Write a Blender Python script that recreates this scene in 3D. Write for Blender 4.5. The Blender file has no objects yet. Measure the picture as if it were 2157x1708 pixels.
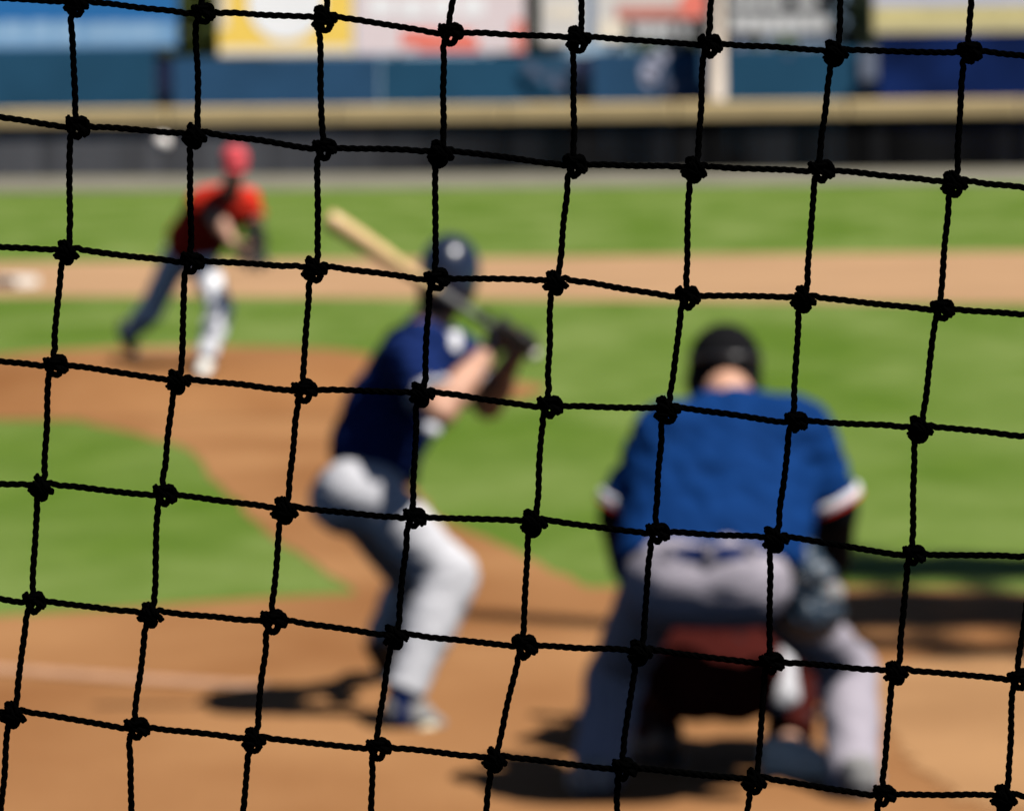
import bpy, math, random
import numpy as np
from mathutils import Vector, Matrix
random.seed(7); RNG = np.random.default_rng(7)
SC = bpy.context.scene; COL = SC.collection

# ------------------------------------------------------------------ camera
IW, IH, FPX = 2157.0, 1708.0, 9600.0           # photograph measured on a 2157 px wide copy
CAM = Vector((0, 0, 2.08)); PITCH = math.atan((854 - 230) / FPX); ROLL = 0.011
FW = Vector((0, math.cos(PITCH), -math.sin(PITCH)))
R0 = Vector((1, 0, 0)); U0 = R0.cross(FW)
RT = R0 * math.cos(ROLL) - U0 * math.sin(ROLL); UP = U0 * math.cos(ROLL) + R0 * math.sin(ROLL)
cd = bpy.data.cameras.new('camera'); cam = bpy.data.objects.new('camera', cd); COL.objects.link(cam)
cam.matrix_world = Matrix(((RT.x, UP.x, -FW.x, CAM.x), (RT.y, UP.y, -FW.y, CAM.y), (RT.z, UP.z, -FW.z, CAM.z), (0, 0, 0, 1)))
cd.sensor_width = 36; cd.lens = 36 * FPX / IW; cd.clip_start = 0.1; cd.clip_end = 3000
cd.dof.use_dof = True; cd.dof.focus_distance = 1.6; cd.dof.aperture_fstop = 22; cd.dof.aperture_blades = 0
SC.camera = cam
# ------------------------------------------------------------------ world, sun, exposure
SUN_EL, SUN_AZ = math.radians(58), math.radians(-36)      # azimuth measured from +x towards +y
TO_SUN = Vector((math.cos(SUN_EL) * math.cos(SUN_AZ), math.cos(SUN_EL) * math.sin(SUN_AZ), math.sin(SUN_EL)))
W = bpy.data.worlds.new('World'); SC.world = W; W.use_nodes = True
wn = W.node_tree; bgn = wn.nodes['Background']
sky = wn.nodes.new('ShaderNodeTexSky'); sky.sky_type = 'NISHITA'; sky.sun_disc = False
sky.sun_elevation = SUN_EL; sky.altitude = 1600; sky.air_density = .4; sky.dust_density = .2; sky.ozone_density = .3; sky.sun_rotation = math.atan2(TO_SUN.x, TO_SUN.y)
wn.links.new(sky.outputs[0], bgn.inputs[0]); bgn.inputs[1].default_value = 0.05
sl = bpy.data.lights.new('sun', 'SUN'); sl.energy = 5.0; sl.angle = math.radians(0.53); sl.color = (1, .955, .89)
sun = bpy.data.objects.new('sun', sl); COL.objects.link(sun); sun.location = (30, -17, 60)
sun.rotation_euler = TO_SUN.to_track_quat('Z', 'Y').to_euler()
SC.view_settings.view_transform = 'Standard'; SC.view_settings.look = 'None'
SC.view_settings.gamma = 1; SC.view_settings.exposure = 0.55
SC.cycles.use_denoising = True; SC.cycles.max_bounces = 5; SC.cycles.diffuse_bounces = 0

def P(px, py, y):
    """world point seen at a photo pixel, at depth y"""
    d = FW + RT * ((px - IW / 2) / FPX) + UP * (-(py - IH / 2) / FPX)
    return CAM + d * (y / d.y)
def G(px, py, z=0.0):
    d = FW + RT * ((px - IW / 2) / FPX) + UP * (-(py - IH / 2) / FPX)
    return CAM + d * ((z - CAM.z) / d.z)

# ------------------------------------------------------------------ materials
def srgb(r, g, b):
    f = lambda c: (c / 255 / 12.92) if c / 255 <= .04045 else ((c / 255 + .055) / 1.055) ** 2.4
    return (f(r), f(g), f(b))
def mat(name, col, rough=.8, var=.12, scale=6.0, bump=0.0, bscale=60.0, spec=.3, col2=None, metal=0.0, coat=0.0, detail=4.0, stretch=None):
    m = bpy.data.materials.new(name); m.use_nodes = True; nt = m.node_tree; b = nt.nodes['Principled BSDF']
    tc = nt.nodes.new('ShaderNodeTexCoord'); mp = nt.nodes.new('ShaderNodeMapping')
    nt.links.new(tc.outputs['Object'], mp.inputs[0])
    if stretch: mp.inputs['Scale'].default_value = stretch
    no = nt.nodes.new('ShaderNodeTexNoise'); no.inputs['Scale'].default_value = scale; no.inputs['Detail'].default_value = detail
    nt.links.new(mp.outputs[0], no.inputs['Vector'])
    cr = nt.nodes.new('ShaderNodeValToRGB'); cr.color_ramp.elements[0].position = .3; cr.color_ramp.elements[1].position = .7
    a = tuple(c * (1 - var) for c in col); z = col2 if col2 else tuple(min(1, c * (1 + var)) for c in col)
    cr.color_ramp.elements[0].color = (*a, 1); cr.color_ramp.elements[1].color = (*z, 1)
    nt.links.new(no.outputs['Fac'], cr.inputs[0]); nt.links.new(cr.outputs[0], b.inputs['Base Color'])
    b.inputs['Roughness'].default_value = rough; b.inputs['Specular IOR Level'].default_value = spec
    b.inputs['Metallic'].default_value = metal; b.inputs['Coat Weight'].default_value = coat
    if bump:
        n2 = nt.nodes.new('ShaderNodeTexNoise'); n2.inputs['Scale'].default_value = bscale; n2.inputs['Detail'].default_value = 3
        bp = nt.nodes.new('ShaderNodeBump'); bp.inputs['Strength'].default_value = bump; bp.inputs['Distance'].default_value = .02
        nt.links.new(tc.outputs['Object'], n2.inputs['Vector']); nt.links.new(n2.outputs['Fac'], bp.inputs['Height'])
        nt.links.new(bp.outputs[0], b.inputs['Normal'])
    return m
M = {}
M['twine'] = mat('black_twine', (.0006, .0006, .0006), .95, .2, 900, .3, 3000, .0)
M['turf'] = mat('earth', (.10, .13, .04), 1, .2, .3)
M['dirt_far'] = mat('pale_infield_dirt', (.345, .210, .115), .95, .10, .5, .2, 40, .05)
M['dirt'] = mat('red_brown_dirt', (.232, .100, .036), .95, .14, .75, .5, 22, .05, col2=(.300, .152, .064), detail=9, stretch=(1, .6, 1))
M['gravel'] = mat('grey_warning_track', (.175, .165, .130), .95, .14, .5, .4, 30, .05)
M['chalk'] = mat('worn_chalk', (.36, .205, .125), .95, .2, 9)
M['white_rubber'] = mat('white_rubber', (.80, .74, .66), .6, .08, 8)
M['wht'] = mat('white_cloth', (.78, .78, .81), .85, .06, 9, .15, 400, .03)
M['grey_cloth'] = mat('pale_grey_cloth', (.47, .47, .50), .85, .07, 9, .15, 400, .03)
M['ump_grey'] = mat('heather_grey_cloth', (.305, .280, .322), .85, .08, 9, .15, 400, .03)
M['ump_blue'] = mat('royal_blue_cloth', (.0040, .029, .122), .8, .12, 7, .15, 400, .03)
M['navy'] = mat('navy_cloth', (.007, .018, .085), .8, .15, 8, .15, 400, .03)
M['navy_plastic'] = mat('navy_gloss', (.012, .019, .042), .28, .1, 8, spec=.5, coat=.3)
M['red'] = mat('red_cloth', (.56, .030, .016), .8, .12, 8, .15, 400, .03)
M['shaded_red'] = mat('shaded_red_cloth', (.042, .007, .0055), .85, .12, 8, .15, 400, .03)  # red darkened to carry the umpire's shade on the catcher
M['redcap'] = mat('red_cap_cloth', (.60, .055, .07), .6, .1, 8, .1, 300, .4)
M['black'] = mat('black_cloth', (.006, .006, .007), .9, .2, 8, .1, 300, .05)
M['blackl'] = mat('black_leather', (.008, .0075, .0075), .5, .2, 20, .1, 120, .4)
M['blackp'] = mat('black_plastic', (.014, .014, .017), .35, .1, 20, spec=.5)
M['skin'] = mat('skin', (.50, .27, .18), .55, .08, 14, .05, 300, .4)
M['lip'] = mat('lip', (.36, .13, .11), .5, .05, 20)
M['eye'] = mat('eye_white', (.7, .68, .65), .2, .03, 20, spec=.6)
M['hair'] = mat('dark_hair', (.025, .016, .011), .7, .3, 60, .4, 200)
M['ash'] = mat('ash_wood', (.62, .42, .19), .42, .1, 5, .05, 60, .45, stretch=(12, 1, 1))
M['tape'] = mat('grey_grip_tape', (.13, .13, .13), .7, .1, 40, .2, 200)
M['cream'] = mat('cream_leather', (.60, .54, .38), .6, .1, 15, .1, 120)
M['shoe_grey'] = mat('grey_shoe', (.22, .215, .21), .6, .15, 15, .1, 150)
M['shoe_white'] = mat('scuffed_white_shoe', (.80, .77, .70), .55, .12, 15, .1, 150)
M['ball'] = mat('white_ball_leather', (.82, .80, .75), .55, .05, 20)
M['oldball'] = mat('grey_scuffed_leather', (.24, .26, .26), .7, .2, 20)
M['stitch'] = mat('red_stitch', (.5, .03, .03), .7)
M['steel'] = mat('dull_steel', (.25, .26, .27), .45, .1, 10, metal=.7)
M['galv'] = mat('grey_blue_post', (.17, .20, .27), .6, .1, 4)
M['bag'] = mat('slate_blue_nylon', (.020, .040, .065), .45, .3, 12, .2, 60, .4)
M['cpole'] = mat('cream_painted_steel', (.62, .53, .44), .5, .06, 2, .05, 30)
M['rail'] = mat('tan_painted_rail', (.54, .41, .20), .7, .10, .6, .1, 20)
M['slate'] = mat('slate_blue_screen', (.022, .086, .155), .8, .12, .5, .1, 30, .05)
M['slate2'] = mat('worn_blue_screen', (.030, .088, .175), .8, .14, .5, .1, 30, .05)
M['navyscr'] = mat('navy_screen', (.007, .022, .105), .8, .5, .5, .1, 30, .05)
M['gap_shade'] = mat('gap_shade_navy', (.006, .009, .045), .8, .1, 2)  # painted shade for the gaps between screen panels
M['pale_spot'] = mat('pale_blue_spot', (.11, .13, .20), .85, .3, 6)
M['leaf'] = mat('leaf_green', (.050, .085, .018), .6, .45, 2.5, col2=(.10, .125, .014))
M['leafd'] = mat('dark_needle_green', (.012, .026, .010), .7, .4, 3)
M['bark'] = mat('bark', (.09, .06, .04), .95, .3, 8, .5, 20)
BOARD = {k: mat('print_' + k, v, .5, .05, .6) for k, v in dict(
    blue=(.02, .15, .40), paleblue=(.20, .38, .60), sky=(.28, .46, .66), yellow=(.98, .66, .12), cream=(.9, .80, .64), white=(.95, .95, .94),
    pink=(.80, .68, .68), redor=(.88, .22, .16), grey=(.72, .68, .63), bluegrey=(.24, .29, .37), rose=(.62, .26, .21), black=(.02, .022, .025),
    letter=(.62, .62, .61), lav=(.52, .53, .66), straw=(.60, .52, .24), straw2=(.68, .59, .27), tan=(.55, .48, .28)).items()}

def grass_mat():
    m = bpy.data.materials.new('mown_grass'); m.use_nodes = True; nt = m.node_tree; b = nt.nodes['Principled BSDF']
    tc = nt.nodes.new('ShaderNodeTexCoord')
    def noise(sc, stretch, det=6):
        mp = nt.nodes.new('ShaderNodeMapping'); mp.inputs['Scale'].default_value = stretch; nt.links.new(tc.outputs['Object'], mp.inputs[0])
        n = nt.nodes.new('ShaderNodeTexNoise'); n.inputs['Scale'].default_value = sc; n.inputs['Detail'].default_value = det
        nt.links.new(mp.outputs[0], n.inputs['Vector']); return n.outputs['Fac']
    def ramp(fac, a, c, p0=.32, p1=.68):
        r = nt.nodes.new('ShaderNodeValToRGB'); r.color_ramp.elements[0].position = p0; r.color_ramp.elements[1].position = p1
        r.color_ramp.elements[0].color = (*a, 1); r.color_ramp.elements[1].color = (*c, 1); nt.links.new(fac, r.inputs[0]); return r.outputs[0]
    c1 = ramp(noise(.42, (1.5, .45, 1)), (.076, .138, .009), (.140, .198, .044), .36, .64)
    c2 = ramp(noise(2.2, (1, .6, 1)), (.80, .86, .62), (1.12, 1.08, 1.25))
    mx = nt.nodes.new('ShaderNodeMix'); mx.data_type = 'RGBA'; mx.blend_type = 'MULTIPLY'; mx.inputs['Factor'].default_value = 1
    nt.links.new(c1, mx.inputs['A']); nt.links.new(c2, mx.inputs['B'])
    nt.links.new(mx.outputs['Result'], b.inputs['Base Color'])
    b.inputs['Roughness'].default_value = .9; b.inputs['Specular IOR Level'].default_value = .15
    n2 = nt.nodes.new('ShaderNodeTexNoise'); n2.inputs['Scale'].default_value = 90
    bp = nt.nodes.new('ShaderNodeBump'); bp.inputs['Strength'].default_value = .5; bp.inputs['Distance'].default_value = .03
    nt.links.new(tc.outputs['Object'], n2.inputs['Vector']); nt.links.new(n2.outputs['Fac'], bp.inputs['Height']); nt.links.new(bp.outputs[0], b.inputs['Normal'])
    return m
M['grass'] = grass_mat()

# ------------------------------------------------------------------ object helpers
def tag(o, label=None, cat=None, group=None, kind=None):
    if label: o['label'] = label
    if cat: o['category'] = cat
    if group: o['group'] = group
    if kind: o['kind'] = kind
    return o
def obj(name, V, F, m, parent=None, smooth=False):
    me = bpy.data.meshes.new(name); me.from_pydata([tuple(v) for v in V] if not isinstance(V, np.ndarray) else V.tolist(), [], F if isinstance(F, list) else F.tolist())
    me.update(); me.materials.append(M[m] if isinstance(m, str) else m)
    if smooth: me.polygons.foreach_set('use_smooth', np.ones(len(me.polygons), bool))
    o = bpy.data.objects.new(name, me); COL.objects.link(o)
    return own(o, parent)
def own(o, parent):
    if parent:
        bpy.context.view_layer.update() if False else None
        o.parent = parent; o.matrix_parent_inverse = parent_world(parent).inverted()
    return o
def parent_world(p):
    w = p.matrix_basis.copy(); q = p
    while q.parent:
        w = q.parent.matrix_basis @ q.matrix_parent_inverse @ w if False else (q.parent.matrix_basis @ q.matrix_parent_inverse @ w); q = q.parent
    return w
def thing(name, label, cat, loc, group=None):
    o = bpy.data.objects.new(name, None); COL.objects.link(o); o.location = loc; o.empty_display_size = .1
    return tag(o, label, cat, group)
class MB:
    def __init__(s): s.V = []; s.F = []
    def add(s, V, F):
        b = len(s.V); s.V += [tuple(v) for v in V]; s.F += [tuple(i + b for i in f) for f in F]; return s
    def box(s, x0, x1, y0, y1, z0, z1, bev=0.0):
        if not bev:
            return s.add([(x, y, z) for z in (z0, z1) for y in (y0, y1) for x in (x0, x1)],
                         [(0, 2, 3, 1), (4, 5, 7, 6), (0, 1, 5, 4), (2, 6, 7, 3), (0, 4, 6, 2), (1, 3, 7, 5)])
        b = bev; V = []                                   # chamfered front and back rims
        for y, i in ((y0, b), (y0 + b, 0), (y1 - b, 0), (y1, b)):
            V += [(x0 + i, y, z0 + i), (x1 - i, y, z0 + i), (x1 - i, y, z1 - i), (x0 + i, y, z1 - i)]
        F = [(0, 1, 2, 3), (15, 14, 13, 12)]
        for r in range(3):
            for k in range(4): F.append((r * 4 + k, r * 4 + 4 + k, r * 4 + 4 + (k + 1) % 4, r * 4 + (k + 1) % 4))
        return s.add(V, F)
    def tube(s, pts, rad, n=10, cap=True):
        pts = [Vector(p) for p in pts]; rad = rad if isinstance(rad, (list, tuple)) else [rad] * len(pts); V = []; F = []
        ref = Vector((0, 0, 1)) if abs((pts[-1] - pts[0]).normalized().z) < .9 else Vector((0, 1, 0))
        for i, p in enumerate(pts):
            t = (pts[min(i + 1, len(pts) - 1)] - pts[max(i - 1, 0)]).normalized(); a = t.cross(ref).normalized(); b = a.cross(t)
            for k in range(n):
                w = 2 * math.pi * k / n; V.append(p + (a * math.cos(w) + b * math.sin(w)) * rad[i])
        for i in range(len(pts) - 1):
            for k in range(n): F.append((i * n + k, i * n + (k + 1) % n, i * n + n + (k + 1) % n, i * n + n + k))
        if cap: F += [tuple(range(n)), tuple(range(len(pts) * n - 1, len(pts) * n - n - 1, -1))]
        return s.add(V, F)
    def disc(s, c, r, n=28, y=0.0, th=.02):
        V = [(c[0] + r * math.cos(2 * math.pi * k / n), y + d, c[1] + r * math.sin(2 * math.pi * k / n)) for d in (0, th) for k in range(n)]
        return s.add(V, [tuple(range(n)), tuple(range(2 * n - 1, n - 1, -1))] + [(k, n + k, n + (k + 1) % n, (k + 1) % n) for k in range(n)])
    def build(s, name, m, parent=None, smooth=False): return obj(name, s.V, s.F, m, parent, smooth)

def sheet(name, pts, z, m, zfun=None):
    """flat polygon sheet from outline points"""
    V = [(p[0], p[1], z) for p in pts]; o = obj(name, V, [tuple(range(len(V)))], m); o['kind'] = 'structure'
    return o
def rough_edge(pts, amp=.03, step=.25):
    out = []; n = len(pts)
    for i in range(n):
        a, b = Vector(pts[i][:2]), Vector(pts[(i + 1) % n][:2]); k = max(1, int((b - a).length / step))
        for j in range(k):
            q = a.lerp(b, j / k); out.append((q.x + random.uniform(-amp, amp), q.y + random.uniform(-amp, amp)))
    return out

# ------------------------------------------------------------------ ground
def flat_grid(name, x0, x1, y0, y1, z, m, nx=8, ny=8):
    V = [(x0 + (x1 - x0) * i / nx, y0 + (y1 - y0) * j / ny, z) for j in range(ny + 1) for i in range(nx + 1)]
    F = [(j * (nx + 1) + i, j * (nx + 1) + i + 1, (j + 1) * (nx + 1) + i + 1, (j + 1) * (nx + 1) + i) for j in range(ny) for i in range(nx)]
    o = obj(name, V, F, m); o['kind'] = 'structure'; return o
flat_grid('ground', -1500, 1500, -300, 2500, -.05, 'turf')
flat_grid('grass_field', -120, 120, -6, 122, 0.0, 'grass', 24, 24)

HOME = Vector((.43, 15.75, 0)); AX = Vector((-6.75, 38.2, 0)).normalized(); SIDE = Vector((AX.y, -AX.x, 0))
MC = Vector((-2.5, 33.6, 0))
# infield dirt band behind the pitcher, edges taken on the ground
top = [G(x, y) for x, y in ((-900, 566), (-300, 558), (0, 554), (500, 548), (1078, 542), (1600, 536), (2157, 530), (2600, 527), (3200, 522))]
bot = [G(x, y) for x, y in ((3200, 668), (2600, 655), (2157, 641), (1600, 636), (1078, 631), (500, 626), (0, 625), (-300, 630), (-900, 650))]
sheet('infield_dirt_band', rough_edge([(p.x, p.y) for p in top + bot], .05, .8), .004, 'dirt_far')
# dirt round home plate, and the dirt path from home to the mound
ring = [(.55 + 4.36 * math.cos(t), 15.3 + 4.38 * math.sin(t)) for t in [2 * math.pi * k / 90 for k in range(90)]]
sheet('home_plate_dirt', rough_edge(ring, .035, .3), .008, 'dirt')
pc = [Vector((p[0], p[1], 0)) for p in ((-.02, 18.6), (-.17, 19.6), (-.82, 23.0), (-1.48, 28.4), (-2.0, 32.0))]
half = [.76, .51, .47, .56, 1.25]
pl = [p - SIDE * h for p, h in zip(pc, half)]; pr = [p + SIDE * h for p, h in zip(pc, half)]
sheet('pitching_path', rough_edge([(p.x, p.y) for p in pl + pr[::-1]], .025, .25), .004, 'dirt')
M['dirt_dry'] = mat('dry_pale_dirt', (.285, .150, .066), .95, .12, .8, .4, 25, .05, col2=(.36, .20, .092))
sheet('dry_dirt_patch', rough_edge([(p.x, p.y) for p in [G(x, y) for x, y in ((1760, 1420), (2020, 1385), (2500, 1390), (2600, 1640), (2350, 1760), (2010, 1690), (1880, 1560))]], .035, .07), .012, 'dirt_dry')
# catcher's and umpire's worn earth reaches back to the screen
flat_grid('backstop_dirt', -9, 9, -2, 12.2, .005, 'dirt')
# pitcher's mound
NR, NA = 16, 72; V = [(MC.x, MC.y, .30)]; F = []
def mound_h(x, y):
    r = math.hypot(x - MC.x, y - MC.y) / 2.74; t = min(1, max(0, (r - .42) / .58)); t = t * t * (3 - 2 * t)
    return .008 + .292 * (1 - t)
for i in range(1, NR + 1):
    for k in range(NA):
        a = 2 * math.pi * k / NA; r = 2.74 * i / NR * (1 + (.012 * math.sin(5 * a) + .008 * math.sin(11 * a) if i == NR else 0))
        x, y = MC.x + r * math.cos(a), MC.y + r * math.sin(a); V.append((x, y, mound_h(x, y) + (random.uniform(-.004, .004) if i < NR else 0)))
F = [(0, 1 + k, 1 + (k + 1) % NA) for k in range(NA)]
for i in range(NR - 1):
    for k in range(NA):
        a, b = 1 + i * NA + k, 1 + i * NA + (k + 1) % NA; F.append((a, a + NA, b + NA, b))
o = obj('mound', V, F, 'dirt', smooth=True); o['kind'] = 'structure'
# warning track, banked up to the wall
WL, WR = P(-1500, 360, 136.5), P(3600, 350, 124.0)
def wall_y(x): return 130.2 - (x / 29.2) * 3.0
V = []; F = []
for i in range(25):
    x = -60 + 120 * i / 24; yw = wall_y(x); g = 121.5 - x * .16 + random.uniform(-.15, .15)
    V += [(x, min(g, 124 - x * .1), .012), (x, yw - 4, .12), (x, yw + .3, .27)]
for i in range(24):
    for k in range(2): a = i * 3 + k; F.append((a, a + 3, a + 4, a + 1))
o = obj('warning_track', V, F, 'gravel', smooth=True); o['kind'] = 'structure'
# chalk lines of the batter's box, worn thin
def line(name, a, b, w, z=.012):
    a, b = Vector(a), Vector(b); s = (b - a).normalized(); s = Vector((s.y, -s.x)) * w / 2
    o = sheet(name, rough_edge([tuple(a - s), tuple(b - s), tuple(b + s), tuple(a + s)], .012, .12), z, 'chalk'); return o
line('chalk_line', G(-200, 1402).xy, G(560, 1452).xy, .16, .013)
# home plate, pitcher's rubber, second base
hp = [HOME + SIDE * a + AX * b for a, b in ((0, -.43), (.216, -.216), (.216, 0), (-.216, 0), (-.216, -.216))]
def slab(name, outline, z0, z1, m, label, cat):
    n = len(outline); V = [(p.x, p.y, z0) for p in outline] + [(p.x, p.y, z1 - .004) for p in outline]
    c = sum(outline, Vector()) / n; V += [(c.x + (p.x - c.x) * .97, c.y + (p.y - c.y) * .97, z1) for p in outline]
    F = [tuple(range(2 * n, 3 * n))]
    for r in range(2): F += [(r * n + k, r * n + (k + 1) % n, r * n + n + (k + 1) % n, r * n + n + k) for k in range(n)]
    return tag(obj(name, V, F, m), label, cat)
slab('home_plate', hp, .008, .022, 'chalk', 'dusty five-sided home plate in the dirt beside the batter', 'home plate')
rb = MC + AX * .5; rr = [rb + SIDE * a + AX * b for a, b in ((-.305, -.076), (.305, -.076), (.305, .076), (-.305, .076))]
slab('pitching_rubber', rr, .27, .312, 'chalk', 'narrow dusty rubber slab on top of the mound', 'pitching rubber')
sb = G(30, 603); d1 = (AX + SIDE).normalized() * .21; d2 = (AX - SIDE).normalized() * .21
slab('second_base', [sb - d1 - d2, sb + d1 - d2, sb + d1 + d2, sb - d1 + d2], .006, .115, 'white_rubber', 'white square base bag in the pale dirt at the left edge', 'base')

# ------------------------------------------------------------------ outfield wall
ZB, ZR0, ZR1 = .28, 1.70, 2.22
wall = thing('outfield_wall', 'low charcoal plank outfield wall topped by a tan rail', 'wall', (0, wall_y(0), ZB))
PL = {}
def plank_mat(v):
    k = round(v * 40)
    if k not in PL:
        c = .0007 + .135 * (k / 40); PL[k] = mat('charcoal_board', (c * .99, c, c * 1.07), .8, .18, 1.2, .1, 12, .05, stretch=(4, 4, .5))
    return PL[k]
x = -34.0; PW = .44
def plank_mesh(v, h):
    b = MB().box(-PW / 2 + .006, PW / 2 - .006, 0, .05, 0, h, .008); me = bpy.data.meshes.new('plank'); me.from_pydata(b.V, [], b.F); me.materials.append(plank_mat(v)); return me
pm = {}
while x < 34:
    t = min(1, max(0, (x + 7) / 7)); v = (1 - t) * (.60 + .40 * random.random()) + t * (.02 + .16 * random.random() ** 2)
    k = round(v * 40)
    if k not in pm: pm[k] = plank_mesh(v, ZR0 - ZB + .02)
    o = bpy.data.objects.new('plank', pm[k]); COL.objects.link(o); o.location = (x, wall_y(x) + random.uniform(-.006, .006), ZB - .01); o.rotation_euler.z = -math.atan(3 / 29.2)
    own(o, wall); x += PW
x = -34.0
while x < 34:
    b = MB().box(0, 4.83, -.14, .30, ZR0, ZR1, .06); o = b.build('rail', 'rail'); o.location = (x, wall_y(x), 0); o.rotation_euler.z = -math.atan(3 / 29.2); own(o, wall); x += 4.84

def X(px, y): return P(px, 230, y).x
def Z(px, py, y): return P(px, py, y).z
# blue screen fence behind the wall, panel by panel
fence = thing('screen_fence', 'tall blue screen fence standing right behind the tan rail', 'fence', (0, 131.5, 0))
def panel(px0, px1, pyt, m, dy=0.0):
    y = wall_y(X((px0 + px1) / 2, 130)) + .9 + dy; x0, x1 = X(px0, y), X(px1, y)
    MB().box(x0, x1, y, y + .06, .2, Z((px0 + px1) / 2, pyt, y), .015).build('panel', m, fence)
for a in ((-1500, -620, 112, 'slate'), (-615, 328, 107, 'slate'), (364, 800, 121, 'slate2'), (803, 1214, 119, 'slate'), (1248, 1500, 110, 'slate2'), (1503, 1812, 104, 'slate'),
          (1850, 2420, 68, 'navyscr'), (2425, 3300, 66, 'navyscr')): panel(*a)
for px0, px1, t, m in ((328, 364, 128, 'gap_shade'), (1214, 1248, 118, 'gap_shade'), (1812, 1850, 104, 'galv')):  # navy strips paint the shaded panel gaps; the grey one is a post
    y = wall_y(X(px0, 130)) + .98; MB().box(X(px0, y) + .01, X(px1, y) - .01, y, y + .06, .2, Z(px0, t, y)).build('post_gap_shade', m, fence)
for i in range(34):                                              # pale round spots scattered over the screen
    px = random.choice([random.uniform(1110, 1215), random.uniform(1260, 1480), random.uniform(1260, 1480), random.uniform(1540, 1720), random.uniform(1880, 2150)])
    py = random.uniform(120, 200) if px > 1250 else random.uniform(125, 195)
    if px > 1530 and px < 1800: py = random.uniform(108, 135)
    y = wall_y(X(px, 130)) + .885; MB().disc((X(px, y), Z(px, py, y)), random.uniform(.06, .20), 9, y, .01).build('pale_mark', 'pale_spot', fence)
for dx, dz, r in ((0, 0, .30), (.12, .3, .22), (.32, .45, .17), (-.1, -.25, .16)):
    y = wall_y(X(1375, 130)) + .885; MB().disc((X(1372, y) + dx, Z(1372, 152, y) + dz), r, 11, y - .004, .01).build('pale_mark', BOARD['lav'], fence)
# cream pole in front of the screen
y = wall_y(X(1508, 130)) + .45; xp = X(1508, y)
pole = thing('flag_pole', 'thick cream painted pole rising in front of the blue screen', 'pole', (xp, y, .2))
MB().tube([(xp, y, .1), (xp, y, 5), (xp, y, 11)], [.285, .275, .22], 20).build('shaft', 'cpole', pole, True)
MB().tube([(xp, y, 1.9), (xp, y, 2.0), (xp, y, 2.28)], [.36, .36, .31], 20).build('collar', 'cpole', pole, True)
MB().tube([(xp, y, 11.002), (xp, y, 11.1), (xp, y, 11.22)], [.23, .25, .08], 16).build('cap', 'cpole', pole, True)

# ------------------------------------------------------------------ advertising boards
YB = 134.5
def board(name, px0, px1, pyt, pyb, m, label, y=YB, legs=2):
    pxm = (px0 + px1) / 2; x0, x1, z0, z1 = X(px0, y), X(px1, y), Z(pxm, pyb, y), Z(pxm, pyt, y)
    t = thing(name, label, 'billboard', ((x0 + x1) / 2, y, 0))
    MB().box(x0, x1, y, y + .12, z0, z1, .02).build('panel', BOARD[m], t)
    for i in range(legs):
        xl = x0 + (x1 - x0) * (i + .5) / legs; MB().box(xl - .09, xl + .09, y + .125, y + .3, 0, z1 - .3).build('leg', 'galv', t)
    return t
def print_rect(t, name, px0, px1, py0, py1, m, y=YB, lift=.008):
    pxm = (px0 + px1) / 2
    return MB().box(X(px0, y), X(px1, y), y - lift, y - lift + .006, Z(pxm, py1, y), Z(pxm, py0, y)).build(name, BOARD[m], t)
def letters(t, px0, px1, py0, py1, m, n, lift=.012, y=YB, gap=.3):
    w = (px1 - px0) / n
    for i in range(n):                                            # unreadable blocks of print
        if random.random() < .12: continue
        a = px0 + i * w + w * gap * random.uniform(.2, .6); b = px0 + (i + 1) * w - w * gap * random.uniform(.2, .6)
        print_rect(t, 'lettering', a, b, py0 + random.uniform(0, .12) * (py1 - py0), py1 - random.uniform(0, .12) * (py1 - py0), m, y, lift)
t = board('billboard', -420, 374, -230, 104, 'blue', 'bright blue billboard with a pale lower band at the left edge', legs=4)
print_rect(t, 'print_band', -415, 370, 48, 100, 'paleblue'); letters(t, -60, 170, 40, 92, 'sky', 4); letters(t, 190, 366, 44, 88, 'sky', 5); letters(t, -300, 330, -120, -30, 'white', 8)
t = board('billboard', 460, 744, -170, 117, 'yellow', 'yellow billboard with a large white disc')
print_rect(t, 'print_band', 463, 741, 98, 114, 'cream'); print_rect(t, 'print_band', 463, 480, -100, 60, 'cream', lift=.009)
MB().disc((X(604, YB), Z(604, 4, YB)), 1.13, 40, YB - .014, .006).build('disc', BOARD['white'], t)
t = board('billboard', 748, 1108, -160, 112, 'pink', 'pale pink billboard with red blotches of print')
letters(t, 770, 1100, -5, 34, 'white', 5); letters(t, 845, 1000, 62, 100, 'redor', 2, gap=.05); letters(t, 880, 1010, 74, 108, 'redor', 2, .016, gap=.02); print_rect(t, 'lettering', 1082, 1104, 40, 108, 'redor'); letters(t, 900, 1090, -70, -20, 'redor', 5)
t = board('billboard', 1140, 1232, -150, 93, 'grey', 'narrow cream billboard between pink board and blue-grey bar', legs=1)
letters(t, 1150, 1225, -60, -20, 'bluegrey', 3); letters(t, 1150, 1225, 10, 40, 'cream', 2)
t = board('billboard', 1236, 1484, -150, 88, 'grey', 'cream billboard with a red strip over dark lettering left of pole')
print_rect(t, 'bar', 1237, 1258, -148, 86, 'bluegrey'); print_rect(t, 'print_band', 1318, 1482, 38, 86, 'black'); print_rect(t, 'print_band', 1300, 1462, 8, 40, 'rose', lift=.011)
MB().disc((X(1464, YB), Z(1464, 8, YB)), .42, 24, YB - .017, .006).build('disc', BOARD['redor'], t)
letters(t, 1302, 1452, 46, 80, 'letter', 9, .014, gap=.12); print_rect(t, 'print_panel', 1262, 1316, 40, 86, 'cream', lift=.010)
t = board('billboard', 1536, 1752, -140, 72, 'black', 'black billboard with rows of white lettering right of pole')
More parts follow.
